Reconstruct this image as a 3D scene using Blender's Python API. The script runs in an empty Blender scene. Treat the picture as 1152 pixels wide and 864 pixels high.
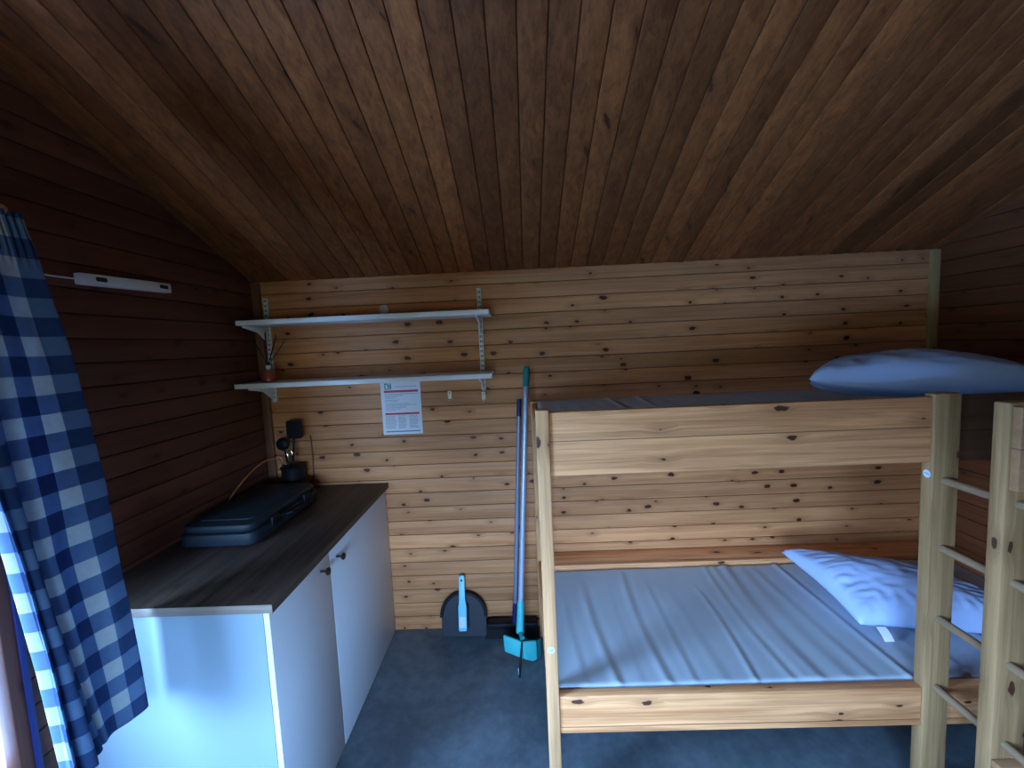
import bpy, bmesh, math, random
from mathutils import Vector, Matrix, noise
random.seed(7)
S = bpy.context.scene
C = S.collection

# ------------------------------------------------------------------ camera
H = 1.55
cam_d = bpy.data.cameras.new('camera'); cam = bpy.data.objects.new('camera', cam_d); C.objects.link(cam)
cam_d.sensor_fit = 'HORIZONTAL'; cam_d.sensor_width = 36.0; cam_d.lens = 498.69/1152*36.0; cam_d.clip_start = 0.02
fw = Vector((-0.02460561, 0.99561664, -0.09023347)); rt = Vector((0.99876824, 0.02059207, -0.04514393))
rt.normalize(); upv = rt.cross(fw).normalized()
M = Matrix(((rt.x, upv.x, -fw.x), (rt.y, upv.y, -fw.y), (rt.z, upv.z, -fw.z))).to_4x4()
M.translation = (0, 0, H)
cam.matrix_world = M
S.camera = cam

# ------------------------------------------------------------------ colour management
S.view_settings.view_transform = 'Standard'
try: S.view_settings.look = 'None'
except Exception: pass
S.view_settings.gamma = 1.0
S.view_settings.use_curve_mapping = False
S.view_settings.exposure = 1.95
try:
    S.cycles.use_denoising = True
    S.cycles.max_bounces = 10; S.cycles.diffuse_bounces = 8
    S.cycles.sample_clamp_indirect = 6.0
except Exception: pass

# ------------------------------------------------------------------ daylight (overcast blue sky)
W = bpy.data.worlds.new('sky'); S.world = W; W.use_nodes = True
nt = W.node_tree; nt.nodes.clear()
wo = nt.nodes.new('ShaderNodeOutputWorld'); bg = nt.nodes.new('ShaderNodeBackground')
tc = nt.nodes.new('ShaderNodeTexCoord'); sx = nt.nodes.new('ShaderNodeSeparateXYZ'); cr = nt.nodes.new('ShaderNodeValToRGB')
nt.links.new(tc.outputs['Generated'], sx.inputs[0]); nt.links.new(sx.outputs['Z'], cr.inputs['Fac'])
for _ in range(3): cr.color_ramp.elements.new(0.5)
for e_, (p_, c_) in zip(cr.color_ramp.elements, ((0.0, (.05, .07, .06)), (.02, (.06, .09, .09)), (.07, (.36, .62, 1.0)), (.6, (.30, .57, 1.0)), (1.0, (.24, .50, 1.0)))):
    e_.position = p_; e_.color = (*c_, 1)
nt.links.new(cr.outputs[0], bg.inputs['Color']); bg.inputs['Strength'].default_value = 14.5
nt.links.new(bg.outputs[0], wo.inputs['Surface'])

# room constants
L, R, D, F = -1.3775, 2.0937, 2.3075, -1.10      # left, right, back, front planes
ZC, SL = 1.9257, math.tan(math.radians(22))
YR = 0.60                                        # ridge
ZR = ZC + (D-YR)*SL
OY0, OY1, OZ0, OZ1 = .15, 1.045, .49, 1.64                # doorway in the left wall

def portal(name, loc, rot, sxx, syy):
    l = bpy.data.lights.new(name, 'AREA'); l.shape = 'RECTANGLE'; l.size = sxx; l.size_y = syy
    l.cycles.is_portal = True
    o = bpy.data.objects.new(name, l); C.objects.link(o); o.location = loc; o.rotation_euler = rot
WX0, WX1, WZ0, WZ1 = -.75, .40, .58, 1.42       # assumed unseen window behind the camera, shaped to light the lower room
portal('fill_window_portal', ((WX0+WX1)/2, F-.13, (WZ0+WZ1)/2), (math.pi/2, 0, 0), WX1-WX0, WZ1-WZ0)
portal('doorway_portal', (L-0.13, (OY0+OY1)/2, (OZ0+OZ1)/2), (0, -math.pi/2, 0), OZ1-OZ0, OY1-OY0)

# ------------------------------------------------------------------ materials
class NT:
    def __init__(s, name):
        s.m = bpy.data.materials.new(name); s.m.use_nodes = True; s.t = s.m.node_tree
        s.b = s.t.nodes['Principled BSDF']
    def n(s, k, **kw):
        x = s.t.nodes.new(k)
        for a, v in kw.items(): setattr(x, a, v)
        return x
    def l(s, a, b): s.t.links.new(a, b)
    def math(s, op, a, b=None, c=None, clamp=False):
        x = s.n('ShaderNodeMath', operation=op); x.use_clamp = clamp
        for i, v in enumerate((a, b, c)):
            if v is None: continue
            if isinstance(v, (int, float)): x.inputs[i].default_value = v
            else: s.l(v, x.inputs[i])
        return x.outputs[0]
    def mix(s, f, a, b, mode='MIX'):
        x = s.n('ShaderNodeMix', data_type='RGBA', blend_type=mode)
        for i, v in ((0, f), (6, a), (7, b)):
            if isinstance(v, (int, float)): x.inputs[i].default_value = v
            elif isinstance(v, tuple): x.inputs[i].default_value = (*v, 1)
            else: s.l(v, x.inputs[i])
        return x.outputs[2]
    def comb(s, x, y, z):
        c = s.n('ShaderNodeCombineXYZ')
        for i, v in enumerate((x, y, z)):
            if isinstance(v, (int, float)): c.inputs[i].default_value = v
            else: s.l(v, c.inputs[i])
        return c.outputs[0]
    def noise(s, vec, scale, detail=3, rough=.55, dist=0):
        x = s.n('ShaderNodeTexNoise'); s.l(vec, x.inputs['Vector'])
        x.inputs['Scale'].default_value = scale; x.inputs['Detail'].default_value = detail
        x.inputs['Roughness'].default_value = rough; x.inputs['Distortion'].default_value = dist
        return x.outputs['Fac']
    def ramp(s, f, stops):
        x = s.n('ShaderNodeValToRGB'); s.l(f, x.inputs[0]); e = x.color_ramp.elements
        while len(e) < len(stops): e.new(0.5)
        for i, (p, c) in enumerate(stops): e[i].position = p; e[i].color = (*c, 1) if len(c) == 3 else c
        return x.outputs[0]
    def bump(s, h, st, d=0.002):
        x = s.n('ShaderNodeBump'); s.l(h, x.inputs['Height']); x.inputs['Strength'].default_value = st; x.inputs['Distance'].default_value = d
        s.l(x.outputs[0], s.b.inputs['Normal'])

def wood(name, along, across, c1, c2, knot, w=0.0775, off=0.0, rough=.45, kn=0.55, dep=None, tone=.35, spec=.3, kcell=.16, kacr=.085, ks=1.0, gc=2.9, seam=True, seed=0.0):
    """sawn boards: along / across are axis letters of the object frame"""
    N = NT(name)
    t = N.n('ShaderNodeTexCoord'); s = N.n('ShaderNodeSeparateXYZ'); N.l(t.outputs['Object'], s.inputs[0])
    A = s.outputs[along]; B0 = s.outputs[across]
    Z = s.outputs[[k for k in 'XYZ' if k not in (along, across)][0]]
    B = N.math('ADD', B0, -off)
    bi = N.math('DIVIDE', B, w); idx = N.math('FLOOR', bi); fr = N.math('FRACT', bi)
    wn = N.n('ShaderNodeTexWhiteNoise', noise_dimensions='1D'); N.l(N.math('ADD', idx, seed+.37), wn.inputs['W'])
    r = wn.outputs['Value']
    wn2 = N.n('ShaderNodeTexWhiteNoise', noise_dimensions='1D'); N.l(N.math('ADD', idx, seed+91.7), wn2.inputs['W'])
    r2 = wn2.outputs['Value']
    A2 = N.math('ADD', A, N.math('MULTIPLY', r, 17.3))
    # knots
    kc = N.math('DIVIDE', A2, kcell)
    kb = N.math('ADD', idx, N.math('MULTIPLY', fr, 1.0))
    vo = N.n('ShaderNodeTexVoronoi', voronoi_dimensions='2D', feature='F1')
    N.l(N.comb(kc, N.math('DIVIDE', N.math('ADD', N.math('ADD', B, Z), seed*1.7), kacr), 0), vo.inputs['Vector']); vo.inputs['Scale'].default_value = 1.0
    vo.inputs['Randomness'].default_value = .9
    dist = vo.outputs['Distance']
    sc = N.n('ShaderNodeSeparateColor'); N.l(vo.outputs['Color'], sc.inputs[0])
    has = N.math('GREATER_THAN', sc.outputs[0], 1-kn)
    rad = N.math('MULTIPLY_ADD', N.math('POWER', sc.outputs[1], 1.6), .095*ks, .022*ks)
    dn = N.math('ADD', dist, N.math('MULTIPLY', N.math('ADD', N.noise(N.comb(N.math('MULTIPLY', A2, 45), N.math('MULTIPLY', B, 90), 0), 1.0, 3), -.5), .16))
    core = N.math('MULTIPLY', N.math('SUBTRACT', 1.0, N.math('DIVIDE', N.math('SUBTRACT', dn, rad), .025), clamp=True), has, clamp=True)
    halo = N.math('MULTIPLY', N.math('SUBTRACT', 1.0, N.math('DIVIDE', dist, .33), clamp=True), has, clamp=True)
    # grain bent around the knots
    Bw = N.math('ADD', B, N.math('MULTIPLY', halo, .012))
    g1 = N.noise(N.comb(N.math('MULTIPLY', A2, 1.3), N.math('MULTIPLY', Bw, 42), N.math('MULTIPLY', Z, 42)), 1.0, 4, .6, .6)
    g2 = N.noise(N.comb(N.math('MULTIPLY', A2, 5), N.math('MULTIPLY', Bw, 210), N.math('MULTIPLY', Z, 210)), 1.0, 2, .6)
    g3 = N.noise(N.comb(N.math('MULTIPLY', A2, 2.2), N.math('MULTIPLY', B, 9), N.math('MULTIPLY', Z, 9)), 1.0, 3, .5)
    f = N.math('ADD', N.math('MULTIPLY', g1, .75), N.math('MULTIPLY', g2, .25))
    col = N.mix(N.math('MULTIPLY_ADD', f, gc, .5-.5*gc+.05, clamp=True), c2, c1)
    ton = N.math('ADD', N.math('MULTIPLY_ADD', r2, tone, 1-tone*.6), N.math('MULTIPLY_ADD', g3, .5, -.25))
    col = N.mix(1.0, col, N.comb(ton, ton, ton), 'MULTIPLY')
    col = N.mix(N.math('MULTIPLY', halo, .5), col, tuple(v*.6 for v in c2))
    col = N.mix(core, col, knot)
    if seam:
        e = N.math('ABSOLUTE', N.math('ADD', fr, -.5)); ed = N.math('GREATER_THAN', e, .5-.0016/w)
        col = N.mix(N.math('MULTIPLY', ed, .75), col, tuple(v*.25 for v in c2))
    N.l(col, N.b.inputs['Base Color'])
    N.b.inputs['Roughness'].default_value = rough
    N.b.inputs['Specular IOR Level'].default_value = spec
    N.bump(N.math('ADD', f, N.math('MULTIPLY', core, -.6)), .35, .0012)
    return N.m

def plain(name, col, rough=.5, metal=0.0, spec=.4, var=.08, scale=30, bump=0.0, trans=0.0):
    N = NT(name); t = N.n('ShaderNodeTexCoord')
    f = N.noise(t.outputs['Object'], scale, 4)
    c = N.mix(f, tuple(v*(1-var) for v in col), tuple(min(1, v*(1+var)) for v in col))
    N.l(c, N.b.inputs['Base Color']); N.b.inputs['Roughness'].default_value = rough
    N.b.inputs['Metallic'].default_value = metal; N.b.inputs['Specular IOR Level'].default_value = spec
    if trans: N.b.inputs['Transmission Weight'].default_value = trans
    if bump: N.bump(f, bump)
    return N.m

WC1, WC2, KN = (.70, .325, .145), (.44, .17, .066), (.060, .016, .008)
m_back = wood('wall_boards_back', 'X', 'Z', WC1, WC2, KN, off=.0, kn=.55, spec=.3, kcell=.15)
m_side = wood('wall_boards_side', 'Y', 'Z', (.15, .052, .032), (.09, .03, .019), KN, off=.0, kn=.5, seed=33)  # back-wall wood with the left wall's shade put into the colour
m_right = wood('wall_boards_right', 'Y', 'Z', (.17, .055, .022), (.10, .03, .012), KN, off=.0, kn=.5, seed=37)  # darker than the back wall: shade of the right side is in the colour
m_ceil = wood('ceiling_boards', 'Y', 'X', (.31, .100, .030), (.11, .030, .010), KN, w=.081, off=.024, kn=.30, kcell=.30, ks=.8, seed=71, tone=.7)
m_trim = wood('trim_wood', 'Z', 'X', (.46, .26, .12), (.36, .18, .08), KN, w=.5, kn=.15, seam=False)
BC1, BC2 = (.94, .45, .21), (.54, .225, .09)
BK = (.075, .025, .015)
m_bedx = wood('bunk_pine_board', 'X', 'Z', BC1, BC2, BK, w=.135, off=.03, kn=.28, kcell=.20, ks=.9, tone=.25, rough=.5, gc=4.2, seed=5)
m_bedz = wood('bunk_pine_post', 'Z', 'X', (.80, .43, .215), (.46, .23, .10), BK, w=.5, off=-.1, kn=.5, kcell=.20, ks=.9, tone=.1, rough=.5, gc=3.6, seed=9, seam=False)
m_bedy = wood('bunk_pine_end', 'Y', 'Z', BC1, BC2, BK, w=.11, off=.03, kn=.3, kcell=.3, tone=.15, rough=.5, seed=15)
m_dowel = wood('dowel_wood', 'Y', 'X', (.34, .23, .14), (.24, .15, .09), BK, w=.5, kn=.1, seam=False, rough=.5)
m_jamb = wood('jamb_wood', 'Z', 'Y', (.15, .055, .04), (.08, .03, .022), KN, w=.5, kn=.3, seam=False, tone=.2, rough=.6)
m_lamin = wood('worktop_laminate', 'Y', 'X', (.085, .058, .045), (.022, .016, .015), (.02, .012, .01), w=.2, off=.05, kn=.06, tone=.25, rough=.5, spec=.22, seam=False)
m_laminx = wood('worktop_edge', 'X', 'Z', (.24, .20, .17), (.15, .12, .10), (.1, .08, .06), w=.2, kn=.0, tone=.1, rough=.4, seam=False)
m_deck = wood('deck_boards', 'X', 'Y', (.60, .66, .74), (.45, .52, .6), (.3, .3, .3), w=.12, kn=.1, rough=.7)
m_white_dim = plain('cabinet_paint_darkened', (.22, .30, .38), .35, var=.02, scale=3)  # white paint darkened in colour to hold back daylight on the end panel
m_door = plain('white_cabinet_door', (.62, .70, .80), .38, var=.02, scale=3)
m_shelf = plain('white_shelf', (.82, .84, .84), .4, var=.03)
m_metalw = plain('white_metal', (.78, .80, .82), .35, metal=.0, var=.03)
m_slot = plain('dark_slot', (.02, .02, .02), .7)
m_knob = plain('dark_bronze_knob', (.10, .08, .06), .3, metal=.9)
m_case = plain('dark_blue_plastic', (.012, .020, .030), .5, var=.2, scale=60, spec=.25, bump=.05)
m_black = plain('black_plastic', (.008, .008, .012), .5, spec=.2)
m_steel = plain('steel', (.75, .76, .78), .25, metal=1.0)
m_teal = plain('teal_plastic', (.05, .46, .50), .45)
m_tealdk = plain('teal_dark_plastic', (.02, .25, .28), .4)
m_pole = plain('pale_blue_painted_pole', (.42, .52, .72), .3, metal=.35)
m_pole2 = plain('grey_blue_painted_pole', (.24, .31, .46), .3, metal=.35)
m_navy = plain('navy_plastic', (.012, .02, .12), .4)
m_brush = plain('light_blue_plastic', (.20, .62, .85), .4)
m_pan = plain('dark_navy_plastic', (.008, .012, .022), .5)
m_bristle = plain('dark_bristles', (.012, .014, .018), .9, bump=.6, scale=300)
m_pillow = plain('white_pillow_cotton', (.42, .56, .90), .9, var=.03, scale=8, spec=.1)
m_tag = plain('white_tag', (.72, .74, .86), .8)
m_cable = plain('brown_cable', (.20, .06, .035), .5)
m_hose = plain('orange_hose', (.38, .14, .05), .5)
m_wire = plain('white_wire', (.6, .58, .6), .5)
m_copper = plain('copper_glass', (.36, .10, .07), .22, metal=.35)
m_reed = plain('black_reed', (.01, .01, .012), .7)
m_paper = plain('white_paper', (.78, .82, .88), .7, var=.01)
m_red = plain('red_print', (.62, .05, .10), .6)
m_green = plain('green_print', (.03, .25, .20), .6)
m_greyp = plain('grey_print', (.33, .38, .46), .6)
m_bluep = plain('blue_grey_print', (.14, .22, .32), .6)
m_stick = plain('round_sticker', (.62, .72, .85), .5)
m_stickb = plain('sticker_blue', (.06, .25, .62), .5)
m_brass = plain('pale_brass', (.85, .82, .70), .35, metal=.2)

def sheet_mat():
    N = NT('slate_mattress_cover'); t = N.n('ShaderNodeTexCoord')
    f = N.noise(t.outputs['Object'], 5, 3)
    f2 = N.noise(t.outputs['Object'], 900, 2)
    N.l(N.mix(f, (.35, .44, .54), (.41, .50, .60)), N.b.inputs['Base Color'])
    N.b.inputs['Roughness'].default_value = .48; N.b.inputs['Specular IOR Level'].default_value = .45
    N.b.inputs['Sheen Weight'].default_value = .15
    N.bump(f2, .08, .0005); return N.m
m_sheet = sheet_mat()

def floor_mat():
    N = NT('grey_vinyl_floor'); t = N.n('ShaderNodeTexCoord')
    a = N.noise(t.outputs['Object'], 3.2, 6, .6, .8); b = N.noise(t.outputs['Object'], 22, 4, .65)
    f = N.math('ADD', N.math('MULTIPLY', a, .65), N.math('MULTIPLY', b, .35))
    c = N.ramp(f, [(.3, (.045, .065, .085)), (.5, (.09, .12, .15)), (.72, (.16, .205, .25))])
    N.l(c, N.b.inputs['Base Color']); N.b.inputs['Roughness'].default_value = .48
    N.b.inputs['Specular IOR Level'].default_value = .35
    N.bump(b, .15, .001); return N.m
m_floor = floor_mat()

def gingham():
    N = NT('blue_gingham_cloth'); t = N.n('ShaderNodeUVMap'); t.uv_map = 'UVMap'
    s = N.n('ShaderNodeSeparateXYZ'); N.l(t.outputs[0], s.inputs[0])
    def band(x): return N.math('LESS_THAN', N.math('FRACT', N.math('DIVIDE', x, .094)), .5)
    u = band(s.outputs[0]); v = band(s.outputs[1])
    weave = N.noise(t.outputs[0], 60, 3)
    k = N.math('MULTIPLY', N.math('ADD', u, v), .5)
    c = N.ramp(k, [(.0, (.42, .47, .50)), (.5, (.11, .19, .33)), (1.0, (.030, .065, .165))])
    c = N.mix(.12, c, N.comb(weave, weave, weave), 'OVERLAY')
    dn = N.b; N.l(c, dn.inputs['Base Color']); dn.inputs['Roughness'].default_value = .9; dn.inputs['Specular IOR Level'].default_value = .1
    tr = N.n('ShaderNodeBsdfTranslucent'); N.l(c, tr.inputs['Color'])
    mx = N.n('ShaderNodeMixShader'); mx.inputs[0].default_value = .30
    N.l(dn.outputs[0], mx.inputs[1]); N.l(tr.outputs[0], mx.inputs[2])
    N.l(mx.outputs[0], N.t.nodes['Material Output'].inputs['Surface'])
    return N.m
m_ging = gingham()

# ------------------------------------------------------------------ mesh helpers
class MB:
    def __init__(s): s.bm = bmesh.new()
    def box(s, x0, x1, y0, y1, z0, z1, bev=0.0, seg=2):
        b = bmesh.new()
        bmesh.ops.create_cube(b, size=1)
        for v in b.verts:
            v.co = Vector(((x0+x1)/2+v.co.x*(x1-x0), (y0+y1)/2+v.co.y*(y1-y0), (z0+z1)/2+v.co.z*(z1-z0)))
        if bev: bmesh.ops.bevel(b, geom=b.edges[:], offset=bev, segments=seg, profile=.5, affect='EDGES')
        s.add(b); return s
    def add(s, b, mat=None):
        if mat is not None: b.transform(mat)
        me = bpy.data.meshes.new('tmp'); b.to_mesh(me); b.free(); s.bm.from_mesh(me); bpy.data.meshes.remove(me)
    def cyl(s, p0, p1, r0, r1=None, n=20, caps=True):
        p0 = Vector(p0); p1 = Vector(p1); d = p1-p0; b = bmesh.new()
        bmesh.ops.create_cone(b, cap_ends=caps, segments=n, radius1=r0, radius2=r0 if r1 is None else r1, depth=d.length)
        m = d.to_track_quat('Z', 'Y').to_matrix().to_4x4(); m.translation = (p0+p1)/2
        s.add(b, m); return s
    def tube(s, pts, r, n=10, caps=True):
        pts = [Vector(p) for p in pts]; rings = []
        prev = None
        for i, p in enumerate(pts):
            t = (pts[min(i+1, len(pts)-1)]-pts[max(i-1, 0)]).normalized()
            a = prev if prev else (Vector((0, 0, 1)) if abs(t.z) < .9 else Vector((1, 0, 0)))
            u = (a-t*a.dot(t)).normalized(); prev = u; w = t.cross(u)
            rr = r(i/(len(pts)-1)) if callable(r) else r
            rings.append([s.bm.verts.new(p+(u*math.cos(2*math.pi*k/n)+w*math.sin(2*math.pi*k/n))*rr) for k in range(n)])
        for a, b in zip(rings, rings[1:]):
            for k in range(n): s.bm.faces.new((a[k], a[(k+1) % n], b[(k+1) % n], b[k]))
        if caps: s.bm.faces.new(rings[0][::-1]); s.bm.faces.new(rings[-1])
        return s
    def lathe(s, c, prof, n=28):
        rings = []
        for r, z in prof:
            rings.append([s.bm.verts.new((c[0]+r*math.cos(2*math.pi*k/n), c[1]+r*math.sin(2*math.pi*k/n), c[2]+z)) for k in range(n)])
        for a, b in zip(rings, rings[1:]):
            for k in range(n): s.bm.faces.new((a[k], a[(k+1) % n], b[(k+1) % n], b[k]))
        s.bm.faces.new(rings[0][::-1]); s.bm.faces.new(rings[-1]); return s
    def prism(s, pts, vec, bev=0.0):
        """closed outline pts extruded along vec"""
        b = bmesh.new(); v0 = [b.verts.new(Vector(p)) for p in pts]; v1 = [b.verts.new(Vector(p)+Vector(vec)) for p in pts]
        n = len(pts); b.faces.new(v0[::-1]); b.faces.new(v1)
        for i in range(n): b.faces.new((v0[i], v0[(i+1) % n], v1[(i+1) % n], v1[i]))
        bmesh.ops.recalc_face_normals(b, faces=b.faces[:])
        if bev:
            es = [e for e in b.edges if len(e.link_faces) == 2 and e.calc_face_angle(0) > .6]
            bmesh.ops.bevel(b, geom=es, offset=bev, segments=2, profile=.5, affect='EDGES')
        s.add(b); return s
    def sphere(s, c, r, sc=(1, 1, 1)):
        b = bmesh.new(); bmesh.ops.create_uvsphere(b, u_segments=20, v_segments=12, radius=r)
        for v in b.verts: v.co = Vector((v.co.x*sc[0]+c[0], v.co.y*sc[1]+c[1], v.co.z*sc[2]+c[2]))
        s.add(b); return s
    def xf(s, m): s.bm.transform(m); return s
    def build(s, name, mat, parent=None, smooth=True, angle=40, label=None, rec=True):
        if rec: bmesh.ops.recalc_face_normals(s.bm, faces=s.bm.faces[:])
        me = bpy.data.meshes.new(name); s.bm.to_mesh(me); s.bm.free()
        me.materials.append(mat)
        if smooth:
            for p in me.polygons: p.use_smooth = True
            try: me.set_sharp_from_angle(angle=math.radians(angle))
            except Exception: pass
        o = bpy.data.objects.new(name, me); C.objects.link(o)
        if parent is not None:
            o.parent = parent; o.matrix_parent_inverse = Matrix.Translation(-Vector(parent.location))
            # keep a clean local frame: fold the inverse into the mesh
            me.transform(Matrix.Translation(-Vector(root_loc(parent)))); o.matrix_parent_inverse = Matrix.Identity(4)
        if label: o['label'] = label
        return o
def root_loc(o):
    v = Vector((0, 0, 0))
    while o is not None: v += o.location; o = o.parent
    return v
def tag(o, label, cat, group=None, kind=None):
    o['label'] = label; o['category'] = cat
    if group: o['group'] = group
    if kind: o['kind'] = kind
    return o
def thing(name, label, cat, loc, group=None):
    o = bpy.data.objects.new(name, None); o.empty_display_size = .05; C.objects.link(o); o.location = loc
    return tag(o, label, cat, group)
def struct(o): o['kind'] = 'structure'; return o

# ------------------------------------------------------------------ room shell
def boards(bm, along0, along1, c0, c1, w, off, place, groove=.0045, gw=.006, crown=.0018, nseg=1):
    """tongue and groove boards; place(a, b, h) -> world point, h towards the room"""
    k0 = math.floor((c0-off)/w); k1 = math.ceil((c1-off)/w)
    prof = []
    for k in range(k0, k1):
        b0 = off+k*w
        for fb, h in ((0.0, -groove), (gw*.5/w, -.0006), (.2, crown*.7), (.5, crown), (.8, crown*.7), (1-gw*.5/w, -.0006)):
            b = b0+fb*w
            if c0-1e-6 <= b <= c1+1e-6: prof.append((b, h))
    if not prof or prof[0][0] > c0+1e-5: prof.insert(0, (c0, 0))
    if prof[-1][0] < c1-1e-5: prof.append((c1, 0))
    for i in range(len(prof)-1):
        (b0, h0), (b1, h1) = prof[i], prof[i+1]
        vs = [bm.verts.new(place(a, b, h)) for a, b, h in ((along0, b0, h0), (along1, b0, h0), (along1, b1, h1), (along0, b1, h1))]
        bm.faces.new(vs)

def wall_obj(name, mat, bm):
    bmesh.ops.remove_doubles(bm, verts=bm.verts[:], dist=1e-5)
    m = MB(); m.bm.free(); m.bm = bm
    return struct(m.build(name, mat, angle=25, rec=False))

PW = .0775
b = bmesh.new(); boards(b, L, R, 0, ZC, PW, 0.0, lambda a, c, h: (a, D-h, c)); wall_obj('wall_back', m_back, b)
b = bmesh.new()
for xa, xb, za, zb in ((R, WX1, 0, ZC), (WX0, L, 0, ZC), (WX1, WX0, 0, WZ0), (WX1, WX0, WZ1, ZC)):
    boards(b, xa, xb, za, zb, PW, 0.0, lambda a, c, h: (a, F+h, c))
wall_obj('wall_front', m_back, b)
def clip_gable(b):
    for y0, z0, no in ((D, ZC, Vector((0, SL, 1))), (F, ZC, Vector((0, -SL, 1)))):
        geo = b.verts[:]+b.edges[:]+b.faces[:]
        bmesh.ops.bisect_plane(b, geom=geo, plane_co=(0, y0, z0), plane_no=no.normalized(), clear_outer=True)
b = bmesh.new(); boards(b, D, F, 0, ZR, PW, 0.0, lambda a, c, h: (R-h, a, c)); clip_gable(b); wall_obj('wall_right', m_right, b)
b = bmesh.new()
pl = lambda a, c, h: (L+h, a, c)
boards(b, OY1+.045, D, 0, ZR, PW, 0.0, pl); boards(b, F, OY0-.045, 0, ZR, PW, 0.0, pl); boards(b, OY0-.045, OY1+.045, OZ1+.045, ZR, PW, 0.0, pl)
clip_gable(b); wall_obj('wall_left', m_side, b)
b = bmesh.new()
nb = Vector((0, -SL, -1)).normalized()
def cb(a, c, h): return Vector((c, a, ZC+(D-a)*SL))+nb*h
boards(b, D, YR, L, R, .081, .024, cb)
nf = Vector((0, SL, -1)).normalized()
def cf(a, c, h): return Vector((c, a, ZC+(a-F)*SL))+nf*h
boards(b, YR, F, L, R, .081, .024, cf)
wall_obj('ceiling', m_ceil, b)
b = MB(); b.box(L, R, F, D, -.05, 0); struct(b.build('floor', m_floor, smooth=False))
# outer skin of the cabin so no light gets past the boards
T = .12
b = MB()
b.box(L-T, R+T, D+.012, D+T, -.05, ZC+.02)
for xa, xb, za, zb in ((L-T, WX0, -.05, ZC+.02), (WX1, R+T, -.05, ZC+.02), (WX0, WX1, -.05, WZ0), (WX0, WX1, WZ1, ZC+.02)):
    b.box(xa, xb, F-T, F-.012, za, zb)
struct(b.build('trim_1', plain('outer_cladding', (.2, .1, .06), .8), smooth=False))
b = MB()
for (x0, x1) in ((R+.012, R+T),):
    b.prism([(x0, F, -.05), (x0, D, -.05), (x0, D, ZC), (x0, YR, ZR), (x0, F, ZC)], (x1-x0, 0, 0))
b.box(L-T, L-.012, OY1+.045, D, -.05, ZC); b.box(L-T, L-.012, F, OY0-.045, -.05, ZC)
b.prism([(L-T, F, OZ1+.045) if False else (L-T, OY0-.045, OZ1+.045), (L-T, OY1+.045, OZ1+.045), (L-T, OY1+.045, ZC+(D-OY1-.045)*SL), (L-T, YR, ZR), (L-T, OY0-.045, ZC+(OY0-.045-F)*SL)], (T-.012, 0, 0))
b.prism([(L-T, OY1+.045, ZC), (L-T, D, ZC), (L-T, OY1+.045, ZC+(D-OY1-.045)*SL)], (T-.012, 0, 0))
b.prism([(L-T, F, ZC), (L-T, OY0-.045, ZC), (L-T, OY0-.045, ZC+(OY0-.045-F)*SL)], (T-.012, 0, 0))
struct(b.build('trim_2', plain('outer_cladding_side', (.2, .1, .06), .8), smooth=False))
b = MB()
b.prism([(L-.3, D+.35, ZC-.35*SL+.02), (L-.3, YR, ZR+.02), (L-.3, F-.35, ZC-.35*SL+.02), (L-.3, F-.35, ZC-.35*SL+.10), (L-.3, YR, ZR+.10), (L-.3, D+.35, ZC-.35*SL+.10)], (R-L+.6, 0, 0))
struct(b.build('trim_3', plain('roof_felt', (.08, .08, .08), .9), smooth=False))
# corner mouldings
b = MB(); b.box(L, L+.040, D-.022, D, .84, ZC-.004, .004); struct(b.build('trim_4', wood('corner_moulding_wood', 'Z', 'X', (.18, .08, .045), (.12, .05, .028), KN, w=.5, kn=.1, seam=False)))
b = MB(); b.box(R-.040, R, D-.024, D, 0, ZC-.004, .004); struct(b.build('trim_5', wood('corner_batten_wood', 'Z', 'X', (.50, .34, .15), (.40, .26, .11), KN, w=.5, kn=.1, seam=False)))
# door frame
dr = bpy.data.objects.new('door_1', None); C.objects.link(dr); dr.location = (L, (OY0+OY1)/2, 0); dr['kind'] = 'structure'
for y0, y1 in ((OY1, OY1+.045), (OY0-.045, OY0)):
    b = MB(); b.box(L-.030, L+.012, y0, y1, 0, OZ1, .004); b.build('door_jamb', m_jamb, dr)
b = MB(); b.box(L-T-.01, L+.012, OY0-.045, OY1+.045, OZ1, OZ1+.045, .004); b.build('door_head', m_jamb, dr)
b = MB(); b.box(L-.07, L-.031, OY0, OY1, .002, OZ0, .004); b.build('lower_panel', m_jamb, dr)
b = MB(); b.box(L-.060, L-.031, .80, .995, OZ0+.001, OZ1-.001, .004); b.build('light_blocker', m_jamb, dr)  # added upright, blocks near daylight from the cabinet end panel
b = MB(); b.box(L-T-.01, L+.004, OY0, OY1, -.03, 0.0, .002); b.build('threshold', m_jamb, dr)
b = MB(); b.box(L+.0125, L+.020, OY1+.030, OY1+.046, 0.01, OZ1, .003); b.build('door_seal', m_navy, dr)
wi = bpy.data.objects.new('fill_window', None); C.objects.link(wi); wi.location = ((WX0+WX1)/2, F, WZ0); wi['kind'] = 'structure'  # added opening for fill daylight, out of view
b = MB()
for xa, xb, za, zb in ((WX0-.03, WX0+.03, WZ0-.03, WZ1+.03), (WX1-.03, WX1+.03, WZ0-.03, WZ1+.03), (WX0+.03, WX1-.03, WZ0-.03, WZ0+.03), (WX0+.03, WX1-.03, WZ1-.03, WZ1+.03)):
    b.box(xa, xb, F-.10, F+.012, za, zb, .003)
b.build('fill_window_frame', m_jamb, wi)
# outside deck
b = MB(); b.box(-9, L-T, -6, 7, -.15, -.06); struct(b.build('floor_outside', m_deck, smooth=False))

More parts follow.
